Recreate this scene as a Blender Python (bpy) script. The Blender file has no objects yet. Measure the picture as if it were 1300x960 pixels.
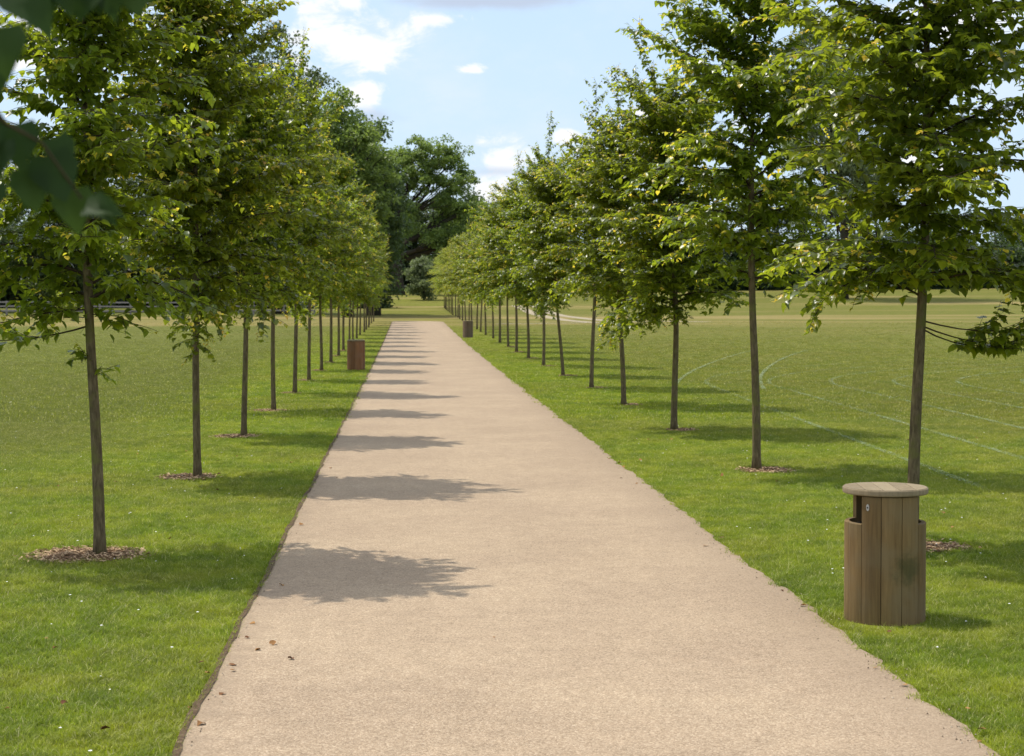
import bpy, math, random
import numpy as np
from mathutils import Vector, Matrix, Euler

R = math.radians
scene = bpy.context.scene
COL = scene.collection
F = 2200.0            # focal length in photo pixels (photo 1300 wide)
EYE = 1.9
VX, VY = 516.0, 380.0 # vanishing point of the path in photo pixels

# ------------------------------------------------------------------ terrain
_gd = np.array([-2000, 0, 45, 70, 100, 118, 150, 180, 205, 230, 300, 500, 2500], float)
_gz = np.array([0, 0, 0, .07, .26, .40, .63, .98, 1.72, 2.62, 4.6, 8.0, 14.0], float)
_ds = np.arange(-100, 700, 1.0)
_zs = np.interp(_ds, _gd, _gz)
_k = np.exp(-np.linspace(-2.2, 2.2, 25) ** 2); _k /= _k.sum()
_zs = np.convolve(np.pad(_zs, 12, mode='edge'), _k, mode='valid')
def gz(x, y):
    y = np.asarray(y, float); x = np.asarray(x, float)
    z = np.where(y < 600, np.interp(y, _ds, _zs), np.interp(y, _gd, _gz))
    side = np.clip((y - 120) / 110, 0, 1)
    z = z + side * np.clip(x, 0, 120) * 0.0095 + side * np.clip(-x - 5, 0, 120) * 0.004
    # gentle unevenness away from the path
    w = np.clip((np.abs(x - 0.75) - 3.6) / 4, 0, 1)
    z = z + w * 0.035 * (np.sin(x * .31 + 1.3) * np.sin(y * .17) + .6 * np.sin(x * .11 - y * .07))
    return z
def g1(x, y): return float(gz(x, y))
YAW = math.atan(134 / F)
def px2X(px, d): return d * math.tan(YAW + math.atan((px - 650.0) / F))
def pyz(py, d, X=0.0): return EYE + (VY - py) / F * (d * math.cos(YAW) + X * math.sin(YAW))

# ------------------------------------------------------------------ helpers
def link(o, parent=None):
    COL.objects.link(o)
    if parent is not None: o.parent = parent
    return o
def tag(o, label=None, cat=None, group=None, kind=None):
    if label: o['label'] = label
    if cat: o['category'] = cat
    if group: o['group'] = group
    if kind: o['kind'] = kind
    return o
def empty(name, loc=(0, 0, 0), rot=(0, 0, 0), scale=(1, 1, 1)):
    o = bpy.data.objects.new(name, None); link(o)
    o.location = loc; o.rotation_euler = rot; o.scale = scale; o.empty_display_size = .2
    return o
def make_mesh(name, verts, faces_flat, loop_tot, mats, smooth=True, colattr=None, matidx=None):
    me = bpy.data.meshes.new(name)
    verts = np.asarray(verts, np.float32).reshape(-1, 3)
    faces_flat = np.asarray(faces_flat, np.int32).ravel(); loop_tot = np.asarray(loop_tot, np.int32).ravel()
    me.vertices.add(len(verts)); me.vertices.foreach_set('co', verts.ravel())
    me.loops.add(len(faces_flat)); me.loops.foreach_set('vertex_index', faces_flat)
    me.polygons.add(len(loop_tot))
    starts = np.concatenate([[0], np.cumsum(loop_tot)[:-1]]).astype(np.int32)
    me.polygons.foreach_set('loop_start', starts)
    me.polygons.foreach_set('loop_total', loop_tot)
    me.polygons.foreach_set('use_smooth', np.full(len(loop_tot), smooth))
    if matidx is not None: me.polygons.foreach_set('material_index', np.asarray(matidx, np.int32))
    if colattr is not None:
        a = me.attributes.new('tint', 'FLOAT', 'POINT')
        a.data.foreach_set('value', np.asarray(colattr, np.float32))
    me.update(calc_edges=True); me.validate()
    for m in (mats if isinstance(mats, (list, tuple)) else [mats]): me.materials.append(m)
    return me
def obj(name, me, parent=None):
    return link(bpy.data.objects.new(name, me), parent)

class MB:
    """collects polygons"""
    def __init__(s): s.v = []; s.f = []; s.n = 0; s.t = []
    def add(s, verts, faces, tint=0.5):
        b = s.n
        s.v.extend([tuple(p) for p in verts]); s.n += len(verts); s.t.extend([tint] * len(verts))
        for f in faces: s.f.append([i + b for i in f])
    def box(s, c, size, rz=0.0, tint=.5):
        hx, hy, hz = size[0] / 2, size[1] / 2, size[2] / 2
        vs = []
        ca, sa = math.cos(rz), math.sin(rz)
        for z in (-hz, hz):
            for x, y in ((-hx, -hy), (hx, -hy), (hx, hy), (-hx, hy)):
                vs.append((c[0] + x * ca - y * sa, c[1] + x * sa + y * ca, c[2] + z))
        s.add(vs, [(3, 2, 1, 0), (4, 5, 6, 7), (0, 1, 5, 4), (1, 2, 6, 5), (2, 3, 7, 6), (3, 0, 4, 7)], tint)
    def tube(s, pts, radii, k=6, cap=True):
        P = [Vector(p) for p in pts]; n = len(P)
        if n < 2: return
        up = Vector((0, 0, 1)); prev = None; vs = []
        for i in range(n):
            d = (P[min(i + 1, n - 1)] - P[max(i - 1, 0)])
            if d.length < 1e-7: d = Vector((0, 0, 1))
            d.normalize()
            if prev is None:
                a = d.cross(up)
                if a.length < .05: a = d.cross(Vector((1, 0, 0)))
                a.normalize()
            else:
                a = prev - d * prev.dot(d)
                if a.length < 1e-4: a = d.orthogonal()
                a.normalize()
            prev = a; b = d.cross(a)
            for j in range(k):
                t = 2 * math.pi * j / k
                vs.append(P[i] + (a * math.cos(t) + b * math.sin(t)) * radii[i])
        fs = []
        for i in range(n - 1):
            for j in range(k):
                j2 = (j + 1) % k
                fs.append((i * k + j, i * k + j2, (i + 1) * k + j2, (i + 1) * k + j))
        if cap:
            fs.append(tuple(reversed(range(k)))); fs.append(tuple((n - 1) * k + j for j in range(k)))
        s.add(vs, fs)
    def mesh(s, name, mats, smooth=True, tint=False):
        flat = [i for f in s.f for i in f]; tot = [len(f) for f in s.f]
        return make_mesh(name, s.v, flat, tot, mats, smooth, s.t if tint else None)

# ------------------------------------------------------------------ materials
def new_mat(name):
    m = bpy.data.materials.new(name); m.use_nodes = True
    nt = m.node_tree; nt.nodes.clear()
    return m, nt
def N(nt, typ, **kw):
    n = nt.nodes.new(typ)
    ins = kw.pop('ins', {})
    for k, v in kw.items(): setattr(n, k, v)
    for k, v in ins.items(): n.inputs[k].default_value = v
    return n
def ramp(nt, stops, interp='LINEAR'):
    r = nt.nodes.new('ShaderNodeValToRGB'); r.color_ramp.interpolation = interp
    e = r.color_ramp.elements
    while len(e) < len(stops): e.new(.5)
    for i, (p, c) in enumerate(stops):
        e[i].position = p; e[i].color = (c[0], c[1], c[2], 1) if len(c) == 3 else c
    return r
def noise(nt, vec, scale, detail=4, rough=.55, dist=0.0):
    n = N(nt, 'ShaderNodeTexNoise', ins={'Scale': scale, 'Detail': detail, 'Roughness': rough, 'Distortion': dist})
    if vec is not None: nt.links.new(vec, n.inputs['Vector'])
    return n.outputs['Fac']
def mixc(nt, fac, a, b, mode='MIX'):
    m = N(nt, 'ShaderNodeMix', data_type='RGBA', blend_type=mode)
    for s, v in ((m.inputs[0], fac), (m.inputs[6], a), (m.inputs[7], b)):
        if hasattr(v, 'is_output') or isinstance(v, bpy.types.NodeSocket): nt.links.new(v, s)
        elif isinstance(v, (int, float)): s.default_value = v
        else: s.default_value = (v[0], v[1], v[2], 1)
    return m.outputs[2]
def mth(nt, op, a, b=None, c=None, clamp=False):
    m = N(nt, 'ShaderNodeMath', operation=op); m.use_clamp = clamp
    for i, v in enumerate((a, b, c)):
        if v is None: continue
        if isinstance(v, bpy.types.NodeSocket): nt.links.new(v, m.inputs[i])
        else: m.inputs[i].default_value = v
    return m.outputs[0]
def maprange(nt, v, a, b, c=0., d=1., smooth=True):
    m = N(nt, 'ShaderNodeMapRange', interpolation_type='SMOOTHSTEP' if smooth else 'LINEAR')
    nt.links.new(v, m.inputs[0])
    for i, x in zip((1, 2, 3, 4), (a, b, c, d)): m.inputs[i].default_value = x
    return m.outputs[0]
def out(nt, shader):
    o = nt.nodes.new('ShaderNodeOutputMaterial'); nt.links.new(shader, o.inputs['Surface'])
def bsdf(nt, color, rough=.8, spec=.3, normal=None):
    p = nt.nodes.new('ShaderNodeBsdfPrincipled')
    if isinstance(color, bpy.types.NodeSocket): nt.links.new(color, p.inputs['Base Color'])
    else: p.inputs['Base Color'].default_value = (*color, 1)
    if isinstance(rough, bpy.types.NodeSocket): nt.links.new(rough, p.inputs['Roughness'])
    else: p.inputs['Roughness'].default_value = rough
    p.inputs['Specular IOR Level'].default_value = spec
    if normal is not None: nt.links.new(normal, p.inputs['Normal'])
    return p.outputs[0]
def bump(nt, h, strength=.3, dist=.01):
    b = N(nt, 'ShaderNodeBump', ins={'Strength': strength, 'Distance': dist})
    nt.links.new(h, b.inputs['Height']); return b.outputs[0]

def leaf_mat(name, dark, mid, light, accent, trans, under, tr=.38, rough=.42, spec=.35):
    m, nt = new_mat(name)
    at = N(nt, 'ShaderNodeAttribute', attribute_name='tint')
    r = ramp(nt, [(0.0, dark), (.45, mid), (.86, light), (.90, light), (1.0, accent)])
    nt.links.new(at.outputs['Fac'], r.inputs[0])
    geo = nt.nodes.new('ShaderNodeNewGeometry')
    oi = nt.nodes.new('ShaderNodeObjectInfo')
    hs = N(nt, 'ShaderNodeHueSaturation')
    nt.links.new(maprange(nt, oi.outputs['Random'], 0, 1, .488, .512, False), hs.inputs['Hue'])
    nt.links.new(maprange(nt, oi.outputs['Random'], 0, 1, .88, 1.12, False), hs.inputs['Value'])
    nt.links.new(r.outputs[0], hs.inputs['Color'])
    c = hs.outputs[0]
    cu = mixc(nt, geo.outputs['Backfacing'], c, mixc(nt, .55, c, under))
    d = bsdf(nt, cu, rough, spec)
    t = nt.nodes.new('ShaderNodeBsdfTranslucent')
    nt.links.new(mixc(nt, 1.0, mixc(nt, .35, c, trans), (3.0, 3.0, 2.4), 'MULTIPLY'), t.inputs['Color'])
    mx = nt.nodes.new('ShaderNodeMixShader'); mx.inputs[0].default_value = tr
    nt.links.new(d, mx.inputs[1]); nt.links.new(t.outputs[0], mx.inputs[2])
    out(nt, mx.outputs[0]); return m

M_LIME = leaf_mat('lime_leaves', (.015, .035, .004), (.068, .108, .007), (.195, .236, .015), (.56, .37, .05), (.27, .285, .015), (.13, .18, .06), tr=.42, rough=.34, spec=.5)
M_LIMEY = leaf_mat('yellow_lime_leaves', (.075, .115, .012), (.145, .185, .018), (.23, .26, .025), (.42, .36, .07), (.28, .28, .03), (.18, .21, .08))
M_OAK = leaf_mat('oak_leaves', (.055, .090, .020), (.125, .175, .036), (.20, .25, .055), (.22, .27, .06), (.14, .19, .03), (.10, .14, .06), tr=.32, rough=.5)
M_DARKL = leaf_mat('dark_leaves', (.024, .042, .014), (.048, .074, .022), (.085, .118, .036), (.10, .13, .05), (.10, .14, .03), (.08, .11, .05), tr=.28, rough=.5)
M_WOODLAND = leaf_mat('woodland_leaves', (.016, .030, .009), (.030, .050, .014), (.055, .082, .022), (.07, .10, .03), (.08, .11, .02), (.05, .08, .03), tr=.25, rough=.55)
M_PALE = leaf_mat('willow_leaves', (.080, .10, .040), (.12, .145, .058), (.165, .195, .08), (.19, .21, .09), (.12, .16, .07), (.16, .19, .13), tr=.3, rough=.5)
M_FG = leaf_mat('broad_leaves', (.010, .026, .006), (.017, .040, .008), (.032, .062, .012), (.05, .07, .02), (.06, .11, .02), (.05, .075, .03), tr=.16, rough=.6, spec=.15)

def bark_mat(name, a, b, moss, scale=14):
    m, nt = new_mat(name)
    tc = nt.nodes.new('ShaderNodeTexCoord')
    mp = N(nt, 'ShaderNodeMapping'); mp.inputs['Scale'].default_value = (1, 1, .22)
    nt.links.new(tc.outputs['Object'], mp.inputs[0])
    n1 = noise(nt, mp.outputs[0], scale * 3, 6, .65)
    n2 = noise(nt, tc.outputs['Object'], scale * .35, 3)
    n3 = noise(nt, tc.outputs['Object'], scale * 6, 3)
    r = ramp(nt, [(.3, a), (.7, b)]); nt.links.new(n1, r.inputs[0])
    c = mixc(nt, maprange(nt, n2, .48, .68), r.outputs[0], moss)
    h = mth(nt, 'ADD', n1, mth(nt, 'MULTIPLY', n3, .4))
    out(nt, bsdf(nt, c, .9, .15, bump(nt, h, .6, .008))); return m
M_BARK = bark_mat('young_bark', (.050, .037, .019), (.20, .155, .085), (.125, .122, .034))
M_TWIG = bark_mat('twig_bark', (.03, .022, .014), (.075, .05, .03), (.05, .045, .02), 20)
M_OLDBARK = bark_mat('old_bark', (.028, .022, .017), (.065, .052, .04), (.045, .045, .025), 3)

def grass_color(nt, dry_shift=0.0):
    geo = nt.nodes.new('ShaderNodeNewGeometry'); pos = geo.outputs['Position']
    sep = N(nt, 'ShaderNodeSeparateXYZ'); nt.links.new(pos, sep.inputs[0])
    X, Y = sep.outputs[0], sep.outputs[1]
    n_big = noise(nt, pos, .22, 3); n_mid = noise(nt, pos, 1.3, 4); n_sm = noise(nt, pos, 9, 4)
    green = mixc(nt, maprange(nt, n_mid, .35, .65), (.105, .148, .012), (.168, .198, .018))
    olive = mixc(nt, maprange(nt, n_sm, .35, .65), (.118, .122, .024), (.152, .148, .036))
    f = mth(nt, 'ADD', maprange(nt, n_big, .42, .66), mth(nt, 'MULTIPLY', maprange(nt, n_mid, .5, .72), .5))
    # mown field and far end are drier; side_l also paints in cloud shade
    side_r = maprange(nt, X, 4.5, 11, 0, .30); side_l = maprange(nt, X, -2.8, -6.5, 0, .48)
    far = maprange(nt, Y, 35, 130, 0, .70)
    near = maprange(nt, Y, 16, 30, 0, 1)
    f = mth(nt, 'ADD', mth(nt, 'MULTIPLY', f, .42), mth(nt, 'ADD', mth(nt, 'MULTIPLY', mth(nt, 'ADD', side_r, side_l), near), far), clamp=True)
    c = mixc(nt, f, green, olive)
    speck = noise(nt, pos, 26, 4, .75); spk2 = noise(nt, pos, 4.2, 4, .6)
    c = mixc(nt, 1.0, c, mixc(nt, maprange(nt, spk2, .32, .68), (.80, .82, .80), (1.20, 1.16, 1.12)), 'MULTIPLY')
    c = mixc(nt, mth(nt, 'MULTIPLY', maprange(nt, speck, .56, .72, 0, .5), maprange(nt, Y, 14, 34, 1, .25)), c, (.30, .285, .115))
    dr = mth(nt, 'MULTIPLY', maprange(nt, X, 4.0, 8.0, 0, .72), maprange(nt, Y, 16, 30, 0, 1))
    c = mixc(nt, dr, c, mixc(nt, maprange(nt, n_mid, .35, .65), (.098, .112, .022), (.135, .132, .034)))
    cloud_shade = mth(nt, 'MULTIPLY', maprange(nt, X, -2.6, -5.5, 0, .75), maprange(nt, Y, 15, 24, 0, 1))  # cloud shade over the left field, painted into the grass as darker olive
    c = mixc(nt, cloud_shade, c, (.105, .118, .030))
    mp = N(nt, 'ShaderNodeMapping'); mp.inputs['Scale'].default_value = (.012, .09, 1); nt.links.new(pos, mp.inputs[0])
    band = maprange(nt, noise(nt, mp.outputs[0], 1.0, 4), .46, .68)
    tan = mth(nt, 'MULTIPLY', band, maprange(nt, Y, 75, 125, 0, .9))
    c = mixc(nt, tan, c, (.24, .190, .080))
    return c, pos, n_sm, Y

def ground_mat():
    m, nt = new_mat('lawn_turf')
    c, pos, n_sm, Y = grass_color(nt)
    fine = noise(nt, pos, 60, 5, .7)
    c = mixc(nt, 1.0, c, mixc(nt, fine, (.82, .82, .78), (1.36, 1.34, 1.24)), 'MULTIPLY')
    mp = N(nt, 'ShaderNodeMapping'); mp.inputs['Scale'].default_value = (1, .35, 1); nt.links.new(pos, mp.inputs[0])
    h = mth(nt, 'ADD', mth(nt, 'MULTIPLY', noise(nt, mp.outputs[0], 22, 5, .7), 1.0), mth(nt, 'MULTIPLY', fine, .5))
    out(nt, bsdf(nt, c, .95, .05, bump(nt, h, .7, .05))); return m
def blade_mat():
    m, nt = new_mat('grass_blades')
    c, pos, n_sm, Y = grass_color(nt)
    oi = nt.nodes.new('ShaderNodeObjectInfo')
    at = N(nt, 'ShaderNodeAttribute', attribute_name='tint')
    v = mth(nt, 'ADD', mth(nt, 'MULTIPLY', oi.outputs['Random'], .45), mth(nt, 'MULTIPLY', at.outputs['Fac'], .55))
    c2 = mixc(nt, 1.0, c, mixc(nt, v, (.80, .85, .7), (1.75, 1.6, 1.5)), 'MULTIPLY')
    c2 = mixc(nt, maprange(nt, v, .72, .88), c2, (.42, .38, .19))
    d = bsdf(nt, c2, .55, .25)
    t = nt.nodes.new('ShaderNodeBsdfTranslucent'); nt.links.new(mixc(nt, 1.0, c2, (2.2, 2.4, 1.2), 'MULTIPLY'), t.inputs[0])
    mx = nt.nodes.new('ShaderNodeMixShader'); mx.inputs[0].default_value = .35
    nt.links.new(d, mx.inputs[1]); nt.links.new(t.outputs[0], mx.inputs[2]); out(nt, mx.outputs[0]); return m
def path_mat():
    m, nt = new_mat('bound_gravel')
    geo = nt.nodes.new('ShaderNodeNewGeometry'); pos = geo.outputs['Position']
    vor = N(nt, 'ShaderNodeTexVoronoi', ins={'Scale': 125.0, 'Randomness': 1.0}); nt.links.new(pos, vor.inputs['Vector'])
    sv = N(nt, 'ShaderNodeSeparateColor'); nt.links.new(vor.outputs['Color'], sv.inputs[0])
    r = ramp(nt, [(0, (.26, .190, .122)), (.3, (.335, .254, .168)), (.62, (.388, .297, .200)), (.85, (.435, .335, .230)), (1, (.51, .41, .29))])
    nt.links.new(sv.outputs[0], r.inputs[0])
    gap = maprange(nt, vor.outputs['Distance'], .25, .6, 1.0, .86)
    c = mixc(nt, 1.0, r.outputs[0], gap, 'MULTIPLY')
    big = noise(nt, pos, .7, 4); mid = noise(nt, pos, 6, 5, .65)
    c = mixc(nt, 1.0, c, mixc(nt, maprange(nt, big, .3, .7), (.93, .90, .87), (1.08, 1.06, 1.02)), 'MULTIPLY')
    c = mixc(nt, 1.0, c, mixc(nt, maprange(nt, mid, .3, .7), (.93, .93, .93), (1.06, 1.06, 1.06)), 'MULTIPLY')
    sep = N(nt, 'ShaderNodeSeparateXYZ'); nt.links.new(pos, sep.inputs[0])
    wob = mth(nt, 'MULTIPLY', mth(nt, 'SUBTRACT', mid, .5), .5)
    er = maprange(nt, mth(nt, 'ADD', sep.outputs[0], wob), 1.95, 2.5, 0, .5)
    el = maprange(nt, mth(nt, 'ADD', sep.outputs[0], wob), -.72, -.98, 0, .45)
    c = mixc(nt, mth(nt, 'ADD', er, el), c, (.25, .185, .12))
    h = mth(nt, 'SUBTRACT', 1.0, vor.outputs['Distance'])
    out(nt, bsdf(nt, c, .85, .2, bump(nt, h, .35, .004))); return m
def soil_mat():
    m, nt = new_mat('soil')
    geo = nt.nodes.new('ShaderNodeNewGeometry'); pos = geo.outputs['Position']
    n = noise(nt, pos, 45, 6, .7)
    r = ramp(nt, [(.3, (.045, .03, .018)), (.55, (.12, .08, .048)), (.75, (.26, .19, .12))]); nt.links.new(n, r.inputs[0])
    out(nt, bsdf(nt, r.outputs[0], .95, .1, bump(nt, n, .8, .01))); return m
def flat_mat(name, a, b, scale=30, rough=.9, spec=.1, tint=False):
    m, nt = new_mat(name)
    tc = nt.nodes.new('ShaderNodeTexCoord')
    if tint:
        v = N(nt, 'ShaderNodeAttribute', attribute_name='tint').outputs['Fac']
    else: v = noise(nt, tc.outputs['Object'], scale, 5, .6)
    r = ramp(nt, [(.2, a), (.8, b)]); nt.links.new(v, r.inputs[0])
    out(nt, bsdf(nt, r.outputs[0], rough, spec)); return m
def wood_mat(name, a, b, grey, stain=None, seed=0.):
    m, nt = new_mat(name)
    tc = nt.nodes.new('ShaderNodeTexCoord')
    mp = N(nt, 'ShaderNodeMapping'); mp.inputs['Scale'].default_value = (1, 1, .05); nt.links.new(tc.outputs['Object'], mp.inputs[0])
    at = N(nt, 'ShaderNodeAttribute', attribute_name='tint')
    off = N(nt, 'ShaderNodeCombineXYZ'); nt.links.new(mth(nt, 'MULTIPLY', at.outputs['Fac'], 37.), off.inputs[2])
    va = N(nt, 'ShaderNodeVectorMath', operation='ADD'); nt.links.new(mp.outputs[0], va.inputs[0]); nt.links.new(off.outputs[0], va.inputs[1])
    g = noise(nt, va.outputs[0], 70, 5, .6, .4); g2 = noise(nt, va.outputs[0], 16, 3, .5, .8)
    r = ramp(nt, [(.28, a), (.72, b)]); nt.links.new(mth(nt, 'ADD', mth(nt, 'MULTIPLY', g, .6), mth(nt, 'MULTIPLY', g2, .4)), r.inputs[0])
    big = noise(nt, tc.outputs['Object'], 5, 3)
    c = mixc(nt, maprange(nt, big, .4, .7, 0, .7), r.outputs[0], grey)
    c = mixc(nt, 1.0, c, mixc(nt, at.outputs['Fac'], (.82, .8, .78), (1.15, 1.15, 1.15)), 'MULTIPLY')
    if stain is not None:   # algae growth at a fixed place on the wood
        vm = N(nt, 'ShaderNodeVectorMath', operation='SUBTRACT'); nt.links.new(tc.outputs['Object'], vm.inputs[0]); vm.inputs[1].default_value = stain
        ln = N(nt, 'ShaderNodeVectorMath', operation='LENGTH'); nt.links.new(vm.outputs[0], ln.inputs[0])
        k = mth(nt, 'ADD', ln.outputs['Value'], mth(nt, 'MULTIPLY', mth(nt, 'SUBTRACT', noise(nt, tc.outputs['Object'], 16, 4, .7), .5), .16))
        c = mixc(nt, maprange(nt, k, .13, .02, 0, .72), c, (.050, .055, .018))
    out(nt, bsdf(nt, c, .78, .2, bump(nt, g, .25, .003))); return m

M_GROUND = ground_mat(); M_BLADE = blade_mat(); M_PATH = path_mat(); M_SOIL = soil_mat()
M_CHIP = flat_mat('wood_chips', (.14, .08, .04), (.56, .39, .23), tint=True)
M_DEAD = flat_mat('dead_leaf', (.13, .06, .03), (.32, .17, .06), tint=True)
M_DAISY = flat_mat('daisy_petals', (.7, .7, .66), (.85, .85, .8))
M_DARKFLUSH = flat_mat('liner_steel', (.012, .011, .010), (.03, .028, .025), rough=.5, spec=.4)
M_METAL = flat_mat('lock_metal', (.35, .34, .31), (.5, .48, .44), rough=.4, spec=.5)
M_TRACK = flat_mat('worn_track', (.28, .235, .15), (.38, .32, .22), scale=1.5)
def paint_mat():
    m, nt = new_mat('pitch_paint')
    geo = nt.nodes.new('ShaderNodeNewGeometry'); n = noise(nt, geo.outputs['Position'], 14, 4, .7); n2 = noise(nt, geo.outputs['Position'], .8, 2)
    d = bsdf(nt, (.27, .34, .22), .9, .1)
    t = nt.nodes.new('ShaderNodeBsdfTransparent'); mx = nt.nodes.new('ShaderNodeMixShader')
    nt.links.new(mth(nt, 'MULTIPLY', maprange(nt, n, .37, .64, 0, .56), maprange(nt, n2, .3, .6, .35, 1.)), mx.inputs[0])
    nt.links.new(t.outputs[0], mx.inputs[1]); nt.links.new(d, mx.inputs[2]); out(nt, mx.outputs[0]); return m
M_PAINT = paint_mat()

# ------------------------------------------------------------------ ground, path
def grid_lines():
    xs = np.concatenate([[-1500, -700, -350, -200, -140, -100, -75, -55, -42, -32, -25], np.arange(-20, 30, 1.0), [32, 38, 46, 56, 70, 90, 120, 170, 250, 400, 800, 1500]])
    ys = np.concatenate([[-400, -150, -60, -30], np.arange(-20, 60, 1.0), np.arange(60, 320, 2.0), [330, 350, 380, 430, 500, 600, 800, 1200, 2500]])
    return xs, ys
xs, ys = grid_lines()
GX, GY = np.meshgrid(xs, ys); nx, ny = len(xs), len(ys)
V = np.stack([GX, GY, gz(GX, GY)], -1).reshape(-1, 3)
ii = (np.arange(ny - 1)[:, None] * nx + np.arange(nx - 1)[None, :]).ravel()
Fq = np.stack([ii, ii + 1, ii + 1 + nx, ii + nx], -1)
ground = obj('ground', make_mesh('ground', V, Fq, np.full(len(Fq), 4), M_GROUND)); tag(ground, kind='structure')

rng = np.random.default_rng(5)
def wob(y, seed, amp, f0):
    r = np.random.default_rng(seed); z = 0
    for k in range(5):
        z = z + amp / (1.5 ** k) * np.sin(y * f0 * 1.9 ** k + r.uniform(0, 6.28))
    return z
PEND = 118.0
def path_left(y): return -.965 + wob(y, 3, .006, 1.1)
def path_right(y): return 2.455 + wob(y, 9, .016, .9) + wob(y, 19, .012, 9.)
def strip(name, ya, fl, fr, mat, dz, kind='structure', nc=6):
    ya = np.asarray(ya); L = fl(ya); Rr = fr(ya)
    t = np.linspace(0, 1, nc)
    X = L[:, None] * (1 - t) + Rr[:, None] * t; Y = np.repeat(ya[:, None], nc, 1)
    V = np.stack([X, Y, gz(X, Y) + dz], -1).reshape(-1, 3); n = len(ya)
    ii = (np.arange(n - 1)[:, None] * nc + np.arange(nc - 1)[None, :]).ravel()
    Fq = np.stack([ii, ii + 1, ii + 1 + nc, ii + nc], -1)
    o = obj(name, make_mesh(name, V, Fq, np.full(len(Fq), 4), mat)); tag(o, kind=kind); return o
yp = np.concatenate([np.arange(-12, 30, .1), np.arange(30, 60, .25), np.arange(60, PEND - 3, 1.), np.linspace(PEND - 3, PEND, 12)])
def endcut(y):  # rounded corners where the path stops
    t = np.clip((y - (PEND - 3)) / 3, 0, 1); return 1 - np.sqrt(np.clip(1 - t ** 2, 0, 1))
strip('path', yp, lambda y: path_left(y) + .25 * endcut(y), lambda y: path_right(y) - 1.3 * endcut(y), M_PATH, .010)
ye = yp[yp < PEND - 2]
se = strip('soil_edge', ye, lambda y: path_left(y) - .020 + wob(y, 4, .005, 3.), lambda y: path_left(y) + .012 + wob(y, 6, .005, 5.), M_SOIL, .016, nc=3)
#se2 = strip('soil_edge', ye, lambda y: path_right(y) - .008 + wob(y, 14, .02, 2.6), lambda y: path_right(y) + .05 + wob(y, 16, .02, 3.3), M_SOIL, .014, nc=3)

# worn vehicle tracks on the far right
def ribbon(pts, w, dz, mat, name, mb=None):
    P = [Vector((p[0], p[1], 0)) for p in pts]
    vs = []; fs = []
    for i, p in enumerate(P):
        d = (P[min(i + 1, len(P) - 1)] - P[max(i - 1, 0)]).normalized(); s = Vector((-d.y, d.x, 0))
        for q in (p + s * w / 2, p, p - s * w / 2): vs.append((q.x, q.y, g1(q.x, q.y) + dz))
    for i in range(len(P) - 1):
        for j in (0, 1): fs.append((i * 3 + j, i * 3 + j + 1, i * 3 + j + 4, i * 3 + j + 3))
    mb.add(vs, fs)
def smooth_path(pts, n=40):
    P = np.array(pts, float); t = np.linspace(0, len(P) - 1, n)
    k = np.arange(len(P)); out_ = np.stack([np.interp(t, k, P[:, 0]), np.interp(t, k, P[:, 1])], -1)
    for _ in range(6):
        out_[1:-1] = (out_[:-2] + 2 * out_[1:-1] + out_[2:]) / 4
    return out_
def px_ground(px, py):   # point of the terrain seen at a photo pixel, by marching
    d = 10.0
    while d < 260:
        X = px2X(px, d)
        if pyz(py, d, X) <= g1(X, d): return (X, d)
        d += .25
    return (px2X(px, 230), 230)
mbt = MB()
for tr in ([(655, 388), (668, 394), (690, 402), (720, 407), (760, 410)], [(678, 388), (692, 394), (712, 401), (745, 405), (780, 408)],
           [(630, 411), (680, 411), (760, 409.5), (840, 408), (900, 409)]):
    ribbon(smooth_path([px_ground(*p) for p in tr], 50), 1.0, .008 , M_TRACK, '', mbt)
# keep the crossing tracks from sharing one plane
o = obj('worn_track', mbt.mesh('worn_track', M_TRACK)); tag(o, kind='structure')
# painted running lanes on the right-hand field
mbl = MB()
cxl, cyl = 20.5, 36.0
for i in range(8):
    rad = 13.9 - 1.42 * i
    pts = [(cxl - rad - .05 * (36 - y) + .004 * (36 - y) ** 1.5 * .35, y) for y in np.arange(17, 36, .8)]
    for a in np.linspace(180, 105, 40): pts.append((cxl + rad * math.cos(R(a)), cyl + rad * 1.25 * math.sin(R(a))))
    ribbon(pts, .10, .020 + .0015 * i, M_PAINT, '', mbl)
for i in range(2):
    pts = [(5.6 + i * 1.9 + (y - 36) * .17 + .004 * (y - 36) ** 2, y) for y in np.arange(36, 62, 1.5)]
    ribbon(pts, .09, .034 + .0015 * i, M_PAINT, '', mbl)
o = obj('field_markings', mbl.mesh('field_markings', M_PAINT)); tag(o, kind='structure')

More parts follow.
